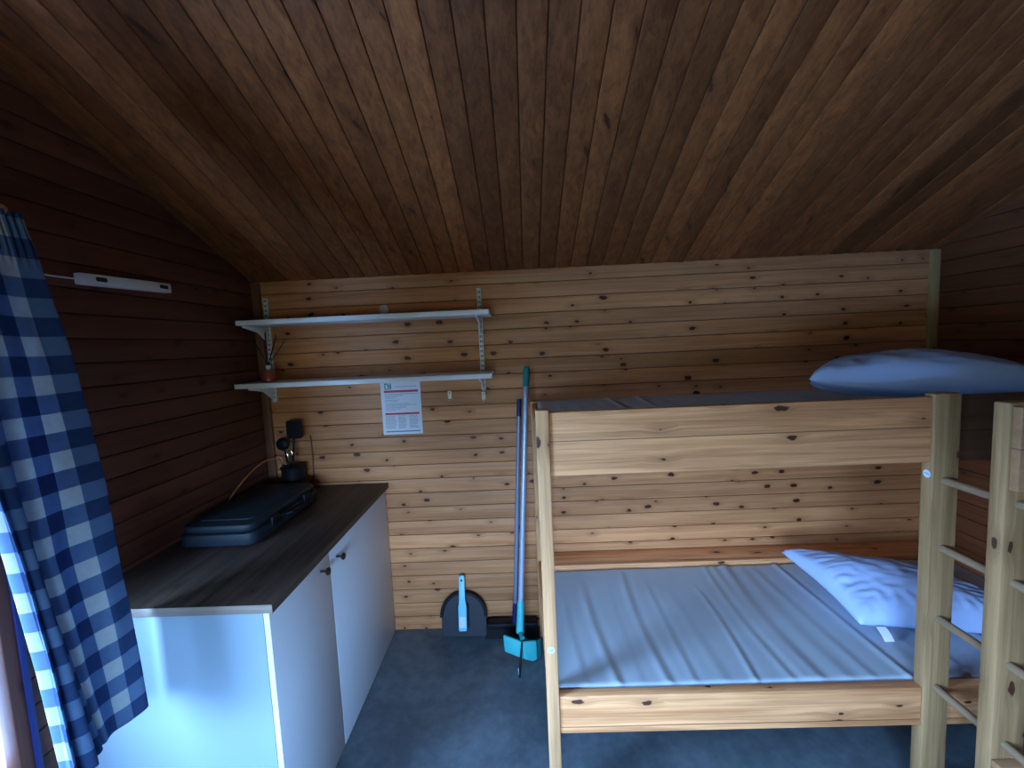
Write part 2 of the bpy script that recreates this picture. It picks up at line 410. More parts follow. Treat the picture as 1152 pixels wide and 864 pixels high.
# ------------------------------------------------------------------ base cabinet and worktop
CX = -.76; CY = 1.197
cab = thing('base_cabinet', 'white two-door base cabinet standing in the left corner under the worktop', 'cabinet', ((L+CX)/2, (CY+D)/2, 0))
b = MB()
b.box(L+.008, CX-.018, CY, CY+.016, 0.002, .812)             # end panel
b.box(L+.008, CX-.018, D-.024, D-.008, 0.002, .812)
b.box(L+.008, CX-.020, CY+.016, D-.024, .06, .076)
b.box(L+.008, L+.014, CY+.016, D-.024, 0.06, .812)
b.box(CX-.06, CX-.048, CY+.016, D-.024, 0.002, .06)
b.box(CX-.09, CX-.020, CY+.016, D-.024, .796, .812)
b.box(L+.014, CX-.020, 1.594, 1.604, .076, .796)
b.build('body', m_white_dim, cab, smooth=False)
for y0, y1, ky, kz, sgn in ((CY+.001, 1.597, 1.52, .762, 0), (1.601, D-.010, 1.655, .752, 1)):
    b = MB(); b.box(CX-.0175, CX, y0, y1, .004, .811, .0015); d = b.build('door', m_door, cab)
    b = MB(); b.cyl((CX-.001, ky, kz), (CX+.022, ky, kz), .0045, .0045, 12)
    b.lathe((0, 0, 0), [(.005, 0), (.012, .003), (.0145, .009), (.011, .014), (.004, .016)], 16)
    # move the lathe head onto the stem
    for v in b.bm.verts:
        if v.co.length < .03:
            v.co = Vector((CX+.020+v.co.z, ky+v.co.x, kz+v.co.y))
    b.build('knob', m_knob, d)
wt = MB(); wt.box(L+.004, -.743, 1.188, D-.006, .813, .8398, .0015)
wo_ = tag(wt.build('worktop', m_lamin), 'dark wood-look laminate worktop lying on the white cabinet', 'worktop')
wo_.data.materials.append(m_laminx)
for p in wo_.data.polygons:
    if p.normal.y < -.8: p.material_index = 1
ZT = .8400

# ------------------------------------------------------------------ dark plastic case
def rrect(x0, x1, y0, y1, r, n=6):
    o = []
    for cx, cy, a0 in ((x1-r, y0+r, -90), (x1-r, y1-r, 0), (x0+r, y1-r, 90), (x0+r, y0+r, 180)):
        for i in range(n+1):
            a = math.radians(a0+90*i/n); o.append((cx+r*math.cos(a), cy+r*math.sin(a)))
    return o
cs = thing('tool_case', 'long dark blue plastic carry case lying closed on the worktop', 'case', (-1.16, 1.83, ZT))
b = MB(); b.prism([(x, y, ZT+.008) for x, y in rrect(-1.318, -1.02, 1.565, 2.10, .045)], (0, 0, .044), .004); b.build('base', m_case, cs)
b = MB(); b.prism([(x, y, ZT+.0545) for x, y in rrect(-1.312, -1.03, 1.575, 2.095, .045)], (0, 0, .028), .009)
b.prism([(x, y, ZT+.080) for x, y in rrect(-1.28, -1.065, 1.63, 2.04, .03)], (0, 0, .007), .003); b.build('lid', m_case, cs)
for yy in (1.70, 1.96):
    b = MB(); b.box(-1.022, -1.008, yy-.028, yy+.028, ZT+.030, ZT+.072, .004); b.build('latch', m_black, cs)
b = MB(); b.tube([(-1.02, 1.79, ZT+.04), (-1.000, 1.80, ZT+.045), (-.996, 1.83, ZT+.046), (-1.000, 1.86, ZT+.045), (-1.02, 1.87, ZT+.04)], .007); b.build('handle', m_black, cs)
for xx, yy in ((-1.28, 1.60), (-1.06, 1.60), (-1.28, 2.07), (-1.06, 2.07)):
    b = MB(); b.cyl((xx, yy, ZT), (xx, yy, ZT+.009), .012); b.build('foot', m_black, cs)

# gas hose
b = MB()
pts = [(-1.325, 1.86, .905), (-1.345, 1.93, .915), (-1.350, 2.00, .945), (-1.340, 2.08, .985), (-1.318, 2.15, 1.015), (-1.290, 2.20, 1.02), (-1.262, 2.225, .99), (-1.262, 2.235, .90), (-1.262, 2.235, ZT+.004)]
def smooth_pts(P, k=8):
    P = [Vector(p) for p in P]; out = []
    for i in range(len(P)-1):
        p0, p1, p2, p3 = P[max(i-1, 0)], P[i], P[i+1], P[min(i+2, len(P)-1)]
        for j in range(k):
            t = j/k; out.append(.5*((2*p1)+(-p0+p2)*t+(2*p0-5*p1+4*p2-p3)*t*t+(-p0+3*p1-3*p2+p3)*t**3))
    out.append(P[-1]); return out
pts[0] = (-1.33, 1.80, ZT+.004); pts.insert(1, (-1.332, 1.84, .865))
b.tube(smooth_pts(pts), .0042); tag(b.build('hose', m_hose), 'thin orange-brown hose curving up along the left wall behind the dark case', 'hose')

# utensil pot + utensils in the dark corner
pot = thing('utensil_pot', 'black utensil pot standing in the dark corner of the worktop', 'pot', (-1.195, 2.20, ZT))
b = MB(); b.lathe((-1.195, 2.20, ZT), [(.048, 0), (.052, .004), (.056, .12), (.058, .135), (.054, .135), (.051, .12), (.047, .008)], 28); b.build('body', m_black, pot)
b = MB(); b.lathe((-1.195, 2.20, ZT+.127), [(.0575, 0), (.0605, .004), (.0605, .009), (.0575, .012)], 28); b.build('rim', m_black, pot)
sp = thing('spatula', 'black spatula with broad square blade standing in the utensil pot', 'spatula', (-1.205, 2.21, ZT+.02))
b = MB(); b.tube([(-1.205, 2.21, ZT+.02), (-1.200, 2.22, 1.03), (-1.193, 2.232, 1.12)], .006); b.build('handle', m_black, sp)
b = MB(); b.prism([(x-1.19, 2.232, z+1.155) for x, z in rrect(-.040, .040, -.042, .052, .012)], (0, .004, 0)); b.build('blade', m_black, sp)
wk = thing('whisk', 'black-handled utensil with small shiny steel hanging loop in the pot', 'utensil', (-1.18, 2.17, ZT+.02))
b = MB(); b.tube([(-1.205, 2.19, ZT+.02), (-1.196, 2.165, 1.00)], .006); b.build('handle', m_black, wk)
b = MB(); b.tube([(-1.197, 2.168, .985), (-1.186, 2.160, 1.035)], .0042)
b.tube([(-1.183+.013*math.cos(a), 2.158, 1.052+.017*math.sin(a)) for a in [i*math.pi/8-1.7 for i in range(17)]], .0028, 8); b.build('loop', m_steel, wk)
wk = thing('serving_fork', 'black-handled utensil with straight steel tip beside the looped one in the pot', 'utensil', (-1.215, 2.17, ZT+.02))
b = MB(); b.tube([(-1.200, 2.20, ZT+.02), (-1.233, 2.175, .995)], .006); b.build('handle', m_black, wk)
b = MB(); b.tube([(-1.232, 2.176, .985), (-1.240, 2.168, 1.035)], .0035); b.build('tip', m_steel, wk)
for k, (dx, lab) in enumerate(((-.055, 'black ladle leaning left against the corner moulding'),)):
    wk = thing('ladle', lab, 'ladle', (-1.22, 2.20, ZT+.02))
    b = MB(); b.tube([(-1.195, 2.20, ZT+.02), (-1.240, 2.225, 1.02), (-1.250, 2.235, 1.06)], .005); b.build('handle', m_black, wk)
    b = MB(); b.sphere((-1.258, 2.235, 1.085), .034, (1, .45, 1)); b.build('bowl', m_black, wk)
# brown cable on the back wall
b = MB(); b.tube(smooth_pts([(-1.142, D-.006, 1.115), (-1.139, D-.005, 1.0), (-1.143, D-.005, .90), (-1.150, D-.006, ZT+.004)]), .0042)
tag(b.build('cable', m_cable), 'brown cable running down the back wall to the worktop right of the utensil pot', 'cable')

# ------------------------------------------------------------------ wall shelves
for i, (x, z0, z1, lab) in enumerate(((-1.310, 1.300, 1.842, 'white slotted shelf upright on the back wall at the left corner'), (-.205, 1.318, 1.842, 'white slotted shelf upright on the back wall nearer the brooms'))):
    if i == 0: x = -1.312
    r_ = thing('shelf_upright', lab, 'shelf rail', (x, D, z0), 'slotted uprights carrying the two shelves')
    b = MB(); b.box(x-.0115, x+.0115, D-.016, D-.002, z0, z1, .002); b.build('rail', m_metalw, r_)
    b = MB(); z = z0+.02
    while z < z1-.02:
        b.box(x-.006, x-.002, D-.0172, D-.0155, z, z+.013); b.box(x+.002, x+.006, D-.0172, D-.0155, z, z+.013); z += .025
    b.build('slot_row', m_slot, r_, smooth=False)
for z0, xl, zt in ((1.692, -1.330, 'upper'), (1.394, -1.3765, 'lower')):
    sh = thing('wall_shelf', {'upper': 'upper of the two long white wall shelves, its top bare',
                              'lower': 'lower of the two long white wall shelves, the reed diffuser on it'}[zt], 'shelf', (-.76, 2.18, z0), 'white wall shelves')
    xl = max(xl, L+.012)
    b = MB(); b.box(xl, -.142, 2.060, 2.288, z0, z0+.023, .002); b.build('board', m_shelf, sh)
    for x in (-1.312, -.205):
        b = MB(); zz = z0-.001
        b.prism([(x-.004, D-.017, zz), (x-.004, 2.085, zz), (x-.004, 2.085, zz-.008), (x-.004, 2.20, zz-.028), (x-.004, D-.030, zz-.075), (x-.004, D-.017, zz-.080)], (.008, 0, 0), .0012)
        b.build('bracket', m_metalw, sh)
# round white knob-like cap seen behind the upper shelf
b = MB(); b.sphere((0, 0, 0), .026, (1, 1, .45)); b.xf(Matrix.Translation((-.700, D-.010, 1.755)) @ Matrix.Rotation(math.pi/2, 4, 'X'))
tag(b.build('wall_fitting', m_metalw), 'small round white cap on the back wall just above the upper shelf', 'wall fitting')
# reed diffuser
rd = thing('reed_diffuser', 'small copper-coloured reed diffuser with black reeds on the lower shelf', 'diffuser', (-1.256, 2.17, 1.4172))
b = MB(); c = (-1.256, 2.17, 1.4172)
b.lathe(c, [(.030, 0), (.034, .004), (.034, .050), (.030, .058), (.014, .062)]); b.build('bottle', m_copper, rd)
b = MB(); b.lathe((c[0], c[1], c[2]+.0625), [(.011, 0), (.012, .003), (.012, .018), (.008, .020)], 20); b.build('collar', m_stick, rd)
for dx, dy, h in ((-.075, .02, .155), (-.05, -.03, .175), (-.015, .02, .19), (.012, -.02, .20), (.035, .03, .185), (.06, -.01, .17), (.075, .03, .145)):
    b = MB(); b.tube([(c[0]+dx*.03, c[1]+dy*.03, c[2]+.083), (c[0]+dx, c[1]+dy, c[2]+.06+h*.95)], .0019, 6); b.build('reed', m_reed, rd)

# notice sheet
nx0, nx1, nz0, nz1 = -.748, -.538, 1.100, 1.388
Yp = D-.0065
ns = thing('notice_sheet', 'white printed notice with two red bars pinned under the lower shelf', 'notice', ((nx0+nx1)/2, Yp, nz0))
b = MB(); b.box(nx0, nx1, Yp-.0006, Yp+.0006, nz0, nz1); b.build('paper', m_paper, ns, smooth=False)
def strip(bm, x0, x1, z0, z1, k=0): bm.box(nx0+x0*.21, nx0+x1*.21, Yp-.0011-k*.0004, Yp-.0007, nz1-z1*.288, nz1-z0*.288)
b = MB(); strip(b, .08, .94, .185, .225); b.build('red_bar', m_red, ns, smooth=False)
b = MB(); strip(b, .08, .94, .600, .635); b.build('red_bar', m_red, ns, smooth=False)
b = MB(); strip(b, .10, .125, .055, .165); strip(b, .10, .20, .055, .075); strip(b, .10, .20, .15, .165); strip(b, .16, .27, .09, .105); strip(b, .24, .27, .055, .165); strip(b, .19, .215, .075, .165); strip(b, .215, .25, .12, .135)
b.build('green_logo', m_green, ns, smooth=False)
b = MB(); rr = random.Random(3)
def words(x0, x1, z, h, bm):
    x = x0
    while x < x1-.01:
        w_ = min(rr.uniform(.025, .075), x1-x); strip(bm, x, x+w_, z, z+h); x += w_+.012
words(.36, .92, .115, .013, b); b.build('header_text', m_greyp, ns, smooth=False); b = MB()
for i, z in enumerate((.25, .275, .30, .325, .36, .385)): words(.10, (.93, .55, .42, .36, .48, .40)[i], z, .010, b)
b.build('text_block', m_greyp, ns, smooth=False); b = MB()
for i, z in enumerate((.425, .45, .475, .50, .525, .55)): words(.10, (.70, .88, .62, .60, .50, .35)[i], z, .010, b)
b.build('text_block', m_greyp, ns, smooth=False)
for cx0, cx1 in ((.08, .36), (.40, .62), (.68, .93)):
    b = MB()
    for k in range(11): words(cx0, cx1-rr.uniform(0, .06), .655+k*.022, .010, b)
    b.build('text_column', m_greyp, ns, smooth=False)
b = MB(); strip(b, .08, .94, .935, .955); b.build('footer_bar', m_bluep, ns, smooth=False)
# hooks
for x, z, lab in ((-.386, 1.298, 'small white hook on the back wall, right of the notice'), (-.208, 1.286, 'small white hook on the back wall under the right shelf upright')):
    h_ = thing('wall_hook', lab, 'hook', (x, D, z), 'small hooks below the shelves')
    b = MB(); b.box(x-.010, x+.010, D-.008, D-.003, z-.021, z+.021, .002); b.build('plate', m_brass, h_)
    b = MB(); b.tube(smooth_pts([(x, D-.007, z+.006), (x, D-.020, z+.002), (x, D-.024, z-.010), (x, D-.018, z-.020), (x, D-.028, z-.026)], 5), .0025, 8); b.build('hook', m_brass, h_)
    b = MB(); b.cyl((x, D-.0095, z+.012), (x, D-.0075, z+.012), .0032, n=10); b.build('screw', m_slot, h_)

# ------------------------------------------------------------------ strip light on the left wall
sl_ = thing('strip_light', 'slim white strip light with two dark slots on the left wall', 'light fitting', (L, 1.545, 1.82))
b = MB(); b.box(L+.002, L+.030, 1.367, 1.722, 1.800, 1.836, .004)
b.xf(Matrix.Translation((L, 1.545, 1.82)) @ Matrix.Rotation(math.radians(1.9), 4, 'X') @ Matrix.Translation((-L, -1.545, -1.82)))
b.build('housing', m_metalw, sl_)
for yy in (1.432, 1.685):
    b = MB(); b.prism([(L+.0295, yy+y, 1.82+(yy-1.545)*.033+z) for y, z in rrect(-.020, .020, -.007, .007, .0065)], (.0015, 0, 0)); b.build('slot', m_slot, sl_)
b = MB(); b.tube(smooth_pts([(L+.006, 1.369, 1.812), (L+.005, 1.30, 1.811), (L+.005, 1.24, 1.815), (L+.005, 1.17, 1.818), (L+.005, 1.10, 1.818)]), .003, 8)
b.build('wire', m_wire, sl_)

# ------------------------------------------------------------------ curtain on its rod
XC = -1.20
rod = thing('curtain_rod', 'thin curtain rod above the doorway carrying the gingham curtain', 'curtain rod', (XC, .6, 1.915))
b = MB(); b.cyl((XC, .02, 1.915), (XC, 1.03, 1.915), .007, n=14); b.build('rod', m_trim, rod)
b = MB(); b.sphere((XC, 1.04, 1.915), .014); b.build('finial', m_trim, rod)
for yy in (.05, 1.02):
    b = MB(); b.box(L+.003, XC+.006, yy-.006, yy+.006, 1.908, 1.922, .002); b.build('bracket', m_trim, rod)
def lerp_tab(tab, z):
    if z >= tab[0][0]: return tab[0][1]
    for (z0, a), (z1, b_) in zip(tab, tab[1:]):
        if z >= z1: return a+(b_-a)*(z0-z)/(z0-z1)
    return tab[-1][1]
def curtain():
    NV = 120
    YRt = ((1.90, 1.086), (1.826, 1.101), (1.707, 1.112), (1.547, 1.133), (1.40, 1.143), (1.23, 1.146), (1.04, 1.142), (.86, 1.140), (.59, 1.143))
    YVt = ((1.90, .92), (1.57, .938), (1.09, .939), (.95, .953), (.80, .971), (.59, 1.0))
    YLt = ((1.90, .80), (1.6, .85), (1.11, .888), (.75, .90), (.59, .905))
    Xt = ((1.90, -1.19), (1.826, -1.183), (1.707, -1.173), (1.547, -1.159), (1.40, -1.148), (1.23, -1.134), (1.04, -1.119), (.86, -1.106), (.59, -1.100))
    ztop, zbot = 1.915, .585
    # cloth stations: (cloth position, which span, fraction along it, x offset)
    NL, NR = 120, 120
    bm = bmesh.new(); uvl = bm.loops.layers.uv.new('UVMap'); rows = []
    for j in range(NV+1):
        v = j/NV; z = ztop+(zbot-ztop)*v
        yr, yv, yl, xc = (lerp_tab(t_, z) for t_ in (YRt, YVt, YLt, Xt))
        g = max(0, 1-v/.10)
        row = []
        for i in range(NL+1):                       # lit left folds
            u = i/NL; y = yl+(yv-yl)*u+.010*math.sin(u*4*math.pi+.6)
            x = xc+.012+.024*math.cos(u*4*math.pi)*(.5+.5*v)-.034*max(0, (u-.8)/.2)**2
            row.append((x, y))
        for i in range(1, NR+1):                    # broad panel to the right
            u = i/NR; y = yv+(yr-yv)*(u**1.05)
            x = xc-.032*max(0, 1-u/.16)**2+.012*math.sin(u*math.pi*2.2+.4+1.5*v)*(.6+.4*v)+.006*noise.noise(Vector((u*5, v*4, 2)))
            if u > .93: x -= (u-.93)*.45; y -= (u-.93)**1.0*.06
            row.append((x, y))
        n = len(row)
        row = [Vector((x+g*.009*math.sin(i/n*150), y, z+.004*math.sin(i/n*14)*v)) for i, (x, y) in enumerate(row)]
        rows.append(row)
    vs = [[bm.verts.new(p) for p in r] for r in rows]
    r = rows[int(NV*.75)]; ref = [0]
    for i in range(len(r)-1): ref.append(ref[-1]+(Vector((r[i+1].x, r[i+1].y))-Vector((r[i].x, r[i].y))).length)
    for j in range(NV):
        for i in range(len(ref)-1):
            f = bm.faces.new((vs[j][i], vs[j][i+1], vs[j+1][i+1], vs[j+1][i]))
            for lp, (jj, ii) in zip(f.loops, ((j, i), (j, i+1), (j+1, i+1), (j+1, i))):
                lp[uvl].uv = (ref[ii]+.02, (1-jj/NV)*(ztop-zbot))
    me = bpy.data.meshes.new('curtain'); bm.to_mesh(me); bm.free()
    me.materials.append(m_ging)
    for p in me.polygons: p.use_smooth = True
    o = bpy.data.objects.new('curtain', me); C.objects.link(o)
    so = o.modifiers.new('thick', 'SOLIDIFY'); so.thickness = .0012
    tag(o, 'blue and white gingham curtain hanging in folds beside the doorway', 'curtain')
curtain()

# ------------------------------------------------------------------ bunk bed
m_ladz = wood('weathered_pine_post', 'Z', 'X', (.40, .235, .11), (.22, .125, .055), BK, w=.5, off=-.1, kn=.55, kcell=.20, ks=.9, tone=.1, rough=.55, gc=3.8, seed=19, seam=False)
m_brdd = wood('bunk_board_shaded', 'X', 'Z', (.10, .045, .022), (.06, .025, .012), BK, w=.11, off=.02, kn=.3, kcell=.3, tone=.2, seed=51)  # dark colour paints in the shade lying on this upper side board
BF = 1.332
bk = thing('bunk_bed', 'pine bunk bed along the back wall with boarded sides', 'bunk bed', (1.06, 1.8, 0))
def boxpart(name, x0, x1, y0, y1, z0, z1, mat, parent, bev=.003, label=None):
    b = MB(); b.box(x0, x1, y0, y1, z0, z1, bev); return b.build(name, mat, parent, label=label)
pL = boxpart('post', .034, .0735, BF, BF+.045, 0, 1.345, m_bedz, bk)
boxpart('post', .034, .072, 2.215, 2.262, 0, 1.256, m_bedz, bk)
pA = boxpart('post', 1.2225, 1.300, BF, BF+.040, 0, 1.345, m_ladz, bk, .004)
boxpart('post', 2.045, 2.083, 2.215, 2.262, 0, 1.256, m_bedz, bk)
boxpart('post', 2.045, 2.083, BF+.004, BF+.045, 0, 1.256, m_bedz, bk)
boxpart('side_board', .0745, 1.2215, BF+.008, BF+.034, 1.137, 1.336, m_bedx, bk)
boxpart('side_rail', .0745, 1.2215, BF+.006, BF+.040, .278, .407, m_bedx, bk)
boxpart('side_rail', 1.301, 2.044, BF+.006, BF+.040, .278, .407, m_bedx, bk)
boxpart('back_rail', .0725, 2.0445, 2.216, 2.240, 1.137, 1.247, m_bedx, bk)
boxpart('back_rail', .0725, 2.0445, 2.145, 2.170, .278, .425, m_bedx, bk)
boxpart('back_ledge', .0725, 2.0445, 2.1705, 2.295, .408, .424, m_bedx, bk)
for z0, z1 in ((1.150, 1.247), (.278, .42)):
    boxpart('end_board', .040, .060, BF+.046, 2.214, z0, z1, m_bedy, bk)
    boxpart('end_board', 2.055, 2.075, BF+.046, 2.214, z0, z1, m_bedy, bk)
boxpart('base_board', .062, 2.043, BF+.041, 2.214, 1.137, 1.150, m_bedx, bk, .001)
boxpart('base_board', .062, 2.043, BF+.041, 2.144, .290, .305, m_bedx, bk, .001)
def sticker(face, c, parent, r=.012):
    b = MB(); ax = Vector((-1, 0, 0)) if face == 'x' else Vector((0, -1, 0))
    c = Vector(c); b.cyl(c, c+ax*.0006, r, n=24); s_ = b.build('sticker', m_stick, parent, label='round white and blue sticker')
    # the sticker's little blue mark
    b = MB()
    t = Vector((0, 1, 0)) if face == 'x' else Vector((1, 0, 0)); up = Vector((0, 0, 1))
    pts = [(-.6, -.1), (-.25, .25), (.0, .0), (.25, .3), (.6, .1), (.55, -.1), (.25, .05), (.0, -.25), (-.25, 0), (-.5, -.3)]
    b.prism([c+ax*.0007+t*(u*r)+up*(v*r) for u, v in pts], ax*.0003); b.build('sticker_mark', m_stickb, parent)
sticker('x', (1.2223, BF+.019, 1.098), bk, .0125)
sticker('y', (.0535, BF-.0002, .572), bk, .0115)

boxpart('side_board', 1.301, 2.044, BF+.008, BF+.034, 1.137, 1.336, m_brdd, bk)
# mattresses
def mattress(name, label, x0, x1, y0, y1, z0, z1, wr, flat, seed):
    rnd = random.Random(seed); NX, NY = 330, 110
    ks = []
    x = x0+.10
    while x < x1-.02:
        ks.append((x, rnd.uniform(.15, 1.0)**1.2, rnd.uniform(-.05, .03), rnd.uniform(.007, .017), rnd.uniform(0, .6), rnd.uniform(.5, 1.1), rnd.uniform(-.025, .025)))
        x += rnd.choice((.045, .07, .10, .13))*rnd.uniform(.85, 1.15)
    def top(u, v):
        X = x0+(x1-x0)*u; Y = y0+(y1-y0)*v; h = 0
        for kx, am, sl, wd, s0, s1, cv in ks:
            xc = kx+sl*(v)+cv*math.sin(v*3.1)
            d = (X-xc)/wd
            if abs(d) > 5: continue
            env = (.35+.65*abs(v-.45)*1.9)*am
            if v > s1: env *= max(0, 1-(v-s1)/.25)
            h += wr*env*math.exp(-d*d*.5)-(wr*.6)*env*math.exp(-((d-1.9)**2)*.4)
        h += flat*noise.noise(Vector((X*3, Y*3, seed)))
        e = min(u*(x1-x0), (1-u)*(x1-x0), v*(y1-y0), (1-v)*(y1-y0))
        rr = .018
        dz = 0 if e > rr else -(rr-math.sqrt(max(0, rr*rr-(rr-e)**2)))
        return Vector((X, Y, z1+dz+h*min(1, e/.02+.3)))
    bm = bmesh.new()
    def uu(i, n):  # denser rows at the rims
        t = i/n; return t
    tv = [[bm.verts.new(top(uu(i, NX), uu(j, NY))) for i in range(NX+1)] for j in range(NY+1)]
    for j in range(NY):
        for i in range(NX): bm.faces.new((tv[j][i], tv[j][i+1], tv[j+1][i+1], tv[j+1][i]))
    ring = [tv[0][i] for i in range(NX+1)]+[tv[j][NX] for j in range(1, NY+1)]+[tv[NY][i] for i in range(NX-1, -1, -1)]+[tv[j][0] for j in range(NY-1, 0, -1)]
    bot = [bm.verts.new((v.co.x, v.co.y, z0)) for v in ring]
    n = len(ring)
    for k in range(n): bm.faces.new((ring[k], bot[k], bot[(k+1) % n], ring[(k+1) % n]))
    bm.faces.new(bot)
    m = MB(); m.bm.free(); m.bm = bm
    o = m.build(name, m_sheet, angle=60); tag(o, label, 'mattress', 'slate mattresses of the bunk bed')
mattress('mattress', 'slate-blue covered mattress with creases across it on the lower bunk', .066, 2.040, BF+.042, 2.136, .3055, .409, .0085, .003, 4)
mattress('mattress', 'slate covered mattress on the upper bunk, mostly behind the side board', .066, 2.040, BF+.042, 2.205, 1.1505, 1.262, .005, .003, 11)

# ------------------------------------------------------------------ ladder right of the bed
ld = thing('bunk_ladder', 'pine ladder with thick side posts and round rungs beside the bunk bed', 'ladder', (1.26, 1.0, 0))
boxpart('side_post', 1.2225, 1.310, 1.131, 1.172, 0, 1.345, m_ladz, ld, .004)
boxpart('side_post', 1.2225, 1.310, .790, .831, 0, 1.345, m_ladz, ld, .004)
for z in (1.080, .868, .640, .412):
    b = MB(); b.cyl((1.258, .832, z), (1.258, 1.1305, z), .0115, n=18); b.build('rung', m_dowel, ld)
    b = MB(); b.cyl((1.258, 1.1725, z), (1.258, BF-.0005, z), .0115, n=18); b.build('rung', m_dowel, ld)
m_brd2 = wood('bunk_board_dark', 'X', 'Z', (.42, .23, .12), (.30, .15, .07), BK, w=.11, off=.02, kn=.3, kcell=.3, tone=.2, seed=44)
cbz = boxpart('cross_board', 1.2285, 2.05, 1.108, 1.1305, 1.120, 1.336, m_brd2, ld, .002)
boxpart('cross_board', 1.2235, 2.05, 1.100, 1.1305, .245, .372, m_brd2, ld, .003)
for z in (1.275, 1.225, 1.170):
    b = MB(); b.cyl((1.252, 1.1079, z), (1.252, 1.1062, z), .004, n=12); b.build('screw', m_steel, cbz)

# ------------------------------------------------------------------ pillows
def pillow(name, label, cs_, thick, seed, tagp=None, sag=0.0):
    """cs_: corners A B C D (u,v = 00,10,11,01); closed cushion with seam, puffed along +z"""
    A, B, Cc, Dd = [Vector(c) for c in cs_]; N = 64
    bm = bmesh.new(); top = {}; bot = {}
    for j in range(N+1):
        for i in range(N+1):
            u = i/N; v = j/N
            # pull the edges in a little between the corners
            pu = u+(.5-u)*.10*math.sin(math.pi*v)*abs(2*u-1)**2
            pv = v+(.5-v)*.10*math.sin(math.pi*u)*abs(2*v-1)**2
            p = A*(1-pu)*(1-pv)+B*pu*(1-pv)+Cc*pu*pv+Dd*(1-pu)*pv
            e = max(0, (1-(2*u-1)**2))*max(0, (1-(2*v-1)**2))
            k = e**.34
            ed = min(u, 1-u, v, 1-v)
            wv = noise.noise(Vector((u*3+seed, v*3, 1)))*.014
            # gathers radiating from the seam
            s_ = u if min(v, 1-v) < min(u, 1-u) else v
            ga = .0085*noise.noise(Vector((s_*22, ed*5, seed)))*math.exp(-((ed-.08)/.12)**2)
            ga += .0045*noise.noise(Vector((u*16+seed, v*16, 5)))*k+.007*noise.noise(Vector((u*9+v*5+seed, v*4-u*2, 8)))*k
            top[i, j] = bm.verts.new(p+Vector((0, 0, thick*.64*k+(wv+ga)*min(1, ed*12))))
            if ed > 1e-6:
                bot[i, j] = bm.verts.new(p+Vector((0, 0, -thick*.25*min(1, k*1.1))))
            else: bot[i, j] = top[i, j]
    for j in range(N):
        for i in range(N):
            bm.faces.new((top[i, j], top[i+1, j], top[i+1, j+1], top[i, j+1]))
            bm.faces.new((bot[i, j], bot[i, j+1], bot[i+1, j+1], bot[i+1, j]))
    m = MB(); m.bm.free(); m.bm = bm
    o = thing(name, label, 'pillow', tuple((A+B+Cc+Dd)/4), 'white pillows on the bunks')
    m.build('cushion', m_pillow, o, angle=75)
    b = MB(); 
    loop = [bm_pt for bm_pt in []]
    if tagp:
        p0, dx, dn = [Vector(q) for q in tagp]
        N2 = 6; pts = []
        bt = bmesh.new(); g = []
        for j in range(N2+1):
            t = j/N2; q = p0+dn*t+Vector((0, 0, .004*math.sin(t*math.pi)))
            g.append((bt.verts.new(q), bt.verts.new(q+dx)))
        for j in range(N2): bt.faces.new((g[j][0], g[j][1], g[j+1][1], g[j+1][0]))
        geo = bmesh.ops.extrude_face_region(bt, geom=bt.faces[:])
        for v in geo['geom']:
            if isinstance(v, bmesh.types.BMVert): v.co.z += .0008
        m2 = MB(); m2.bm.free(); m2.bm = bt; m2.build('tag', m_tag, o)
    return o
pillow('pillow', 'white pillow with a care tag lying on the lower bunk', [(1.212, 1.585, .455), (1.76, 1.50, .452), (1.80, 1.80, .470), (1.20, 2.07, .500)], .165, 2,
       tagp=((1.262, 1.575, .450), (.034, -.002, 0), (.002, -.040, -.030)))
pillow('pillow', 'white pillow lying over the rim of the upper bunk', [(.955, 1.50, 1.388), (1.80, 1.42, 1.322), (1.82, 1.86, 1.31), (1.19, 1.86, 1.330)], .190, 9)

# ------------------------------------------------------------------ dustpan and brush
dp = thing('dustpan', 'dark dustpan with rounded rim standing up against the back wall', 'dustpan', (-.371, 2.24, 0))
def arch(r, h, n=16):
    return [(-r, 0)]+[(-r*math.cos(math.pi*i/n), (h-r*1.0)+r*1.0*math.sin(math.pi*i/n)) for i in range(n+1)]+[(r, 0)]
tilt = lambda x, z, k=0: Vector((-.371+x, 2.236+z*.20-k, z+.002))
P1 = arch(.120, .225); P2 = arch(.108, .212)
b = MB(); b.prism([tilt(x, z) for x, z in P1[::-1]], (0, .004, 0)); b.build('pan', m_pan, dp)
b = MB(); b.tube([tilt(x, z, .010) for x, z in P1[1:-1]], .0085, 10); b.build('rim', m_black, dp)
hb = thing('hand_brush', 'light blue hand brush clipped upright in the dark dustpan', 'brush', (-.373, 2.22, .04))
b = MB()
prof = [(-.019, .048), (-.022, .06), (-.022, .165), (-.017, .20), (-.0155, .25), (-.015, .315), (-.010, .325), (.010, .325), (.015, .315), (.0155, .25), (.017, .20), (.022, .165), (.022, .06), (.019, .048)]
b.prism([tilt(x-.002, z, .040) for x, z in prof], (0, .014, 0), .003); b.build('handle', m_brush, hb)
b = MB(); b.cyl(tilt(-.002, .302, .0415), tilt(-.002, .302, .0398), .0055, n=14); b.build('hanging_hole', m_slot, hb)
b = MB(); b.box(-.389, -.357, 0, .0008, 0, .055); 
b.xf(Matrix.Translation((0, 2.2155-.0065, .068)) @ Matrix.Rotation(-math.atan(.20), 4, 'X')); b.build('label', m_stick, hb)
b = MB(); b.prism([tilt(x-.002, z, .0255) for x, z in ((-.03, .055), (.03, .055), (.03, .17), (-.03, .17))], (0, .014, 0), .003); b.build('bristles', m_bristle, hb)

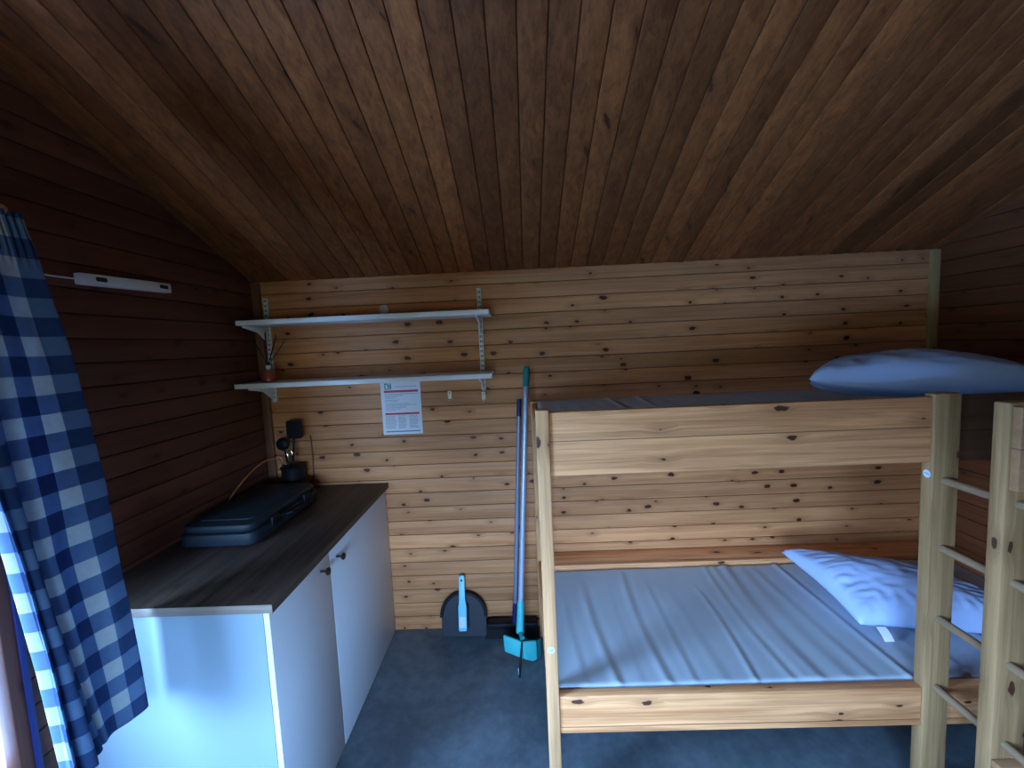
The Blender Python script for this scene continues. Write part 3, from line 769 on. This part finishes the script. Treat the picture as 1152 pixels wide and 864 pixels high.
# ------------------------------------------------------------------ broom and mop
br = thing('broom', 'grey-blue broom with navy ends leaning on the back wall, shorter of the two', 'broom', (-.11, 2.25, 0))
t0 = Vector((-.096, 2.232, .075)); t1 = Vector((-.023, 2.290, 1.262))
def along(a, b_, t): return a+(b_-a)*t
b = MB(); b.cyl(along(t0, t1, .07), along(t0, t1, .93), .0105, n=18); b.build('pole', m_pole2, br)
b = MB(); b.cyl(along(t0, t1, .925), t1, .0125, .0115, 18); b.build('end_cap', m_navy, br)
b = MB(); b.cyl(along(t0, t1, 0), along(t0, t1, .09), .0165, .0135, 18); b.build('socket', m_navy, br)
b = MB(); b.prism([(-.250, 2.215, .046), (.022, 2.215, .046), (.022, 2.275, .046), (-.250, 2.275, .046)], (0, 0, .032), .008); b.build('head', m_black, br)
b = MB()
for i in range(26):
    for j in range(4):
        x = -.243+.258*i/25; y = 2.222+.046*j/3
        b.cyl((x+(x+.114)*.06, y+(y-2.245)*.4-.004, .0015), (x, y, .047), .0045, .0052, 6)
b.build('bristles', m_bristle, br)
mp = thing('floor_mop', 'tall pale blue mop with teal head and grip leaning on the back wall', 'mop', (-.05, 2.05, 0))
t0 = Vector((-.068, 2.085, .12)); t1 = Vector((.022, 2.286, 1.432))
b = MB(); b.cyl(along(t0, t1, .06), along(t0, t1, .94), .0130, n=20); b.build('pole', m_pole, mp)
b = MB(); b.tube([along(t0, t1, t) for t in (.92, .94, .985, .995, 1.0)], lambda s: (.0160, .0160, .0165, .013, .006)[round(s*4)], 20); b.build('grip', m_tealdk, mp)
b = MB(); b.tube([along(t0, t1, t) for t in (0, .02, .11, .115)], lambda s: (.020, .019, .0165, .014)[round(s*3)], 20); b.build('socket', m_teal, mp)
# two-flap plate head hanging folded towards the room
b = MB(); b.prism([(-.150, 2.050, .128), (-.060, 2.025, .108), (-.056, 2.015, .030), (-.146, 2.040, .052)], (.004, .012, 0), .003)
b.build('head_flap', m_teal, mp)
b = MB(); b.prism([(-.058, 2.025, .108), (.010, 2.045, .098), (.012, 2.040, .006), (-.010, 2.030, .004), (-.054, 2.015, .030)], (.003, .012, 0), .003)
b.build('head_flap', m_teal, mp)
b = MB(); b.prism([(.016, 2.055, .096), (.030, 2.075, .09), (.030, 2.072, .004), (.016, 2.045, .006)], (.004, .004, 0), .001); b.build('head_flap', m_tealdk, mp)
b = MB(); b.cyl((-.056, 2.040, .118), (-.068, 2.085, .125), .012, n=14); b.build('joint', m_tealdk, mp)
b = MB(); b.tube([(-.058, 2.008, .118), (-.066, 1.985, .06), (-.074, 1.925, .006)], .0050, 10); b.build('lever', m_black, mp)
b = MB(); b.cyl((-.0775, 1.945, .040), (-.0775, 1.935, .014), .003, n=8); b.build('lever_tip', m_steel, mp)
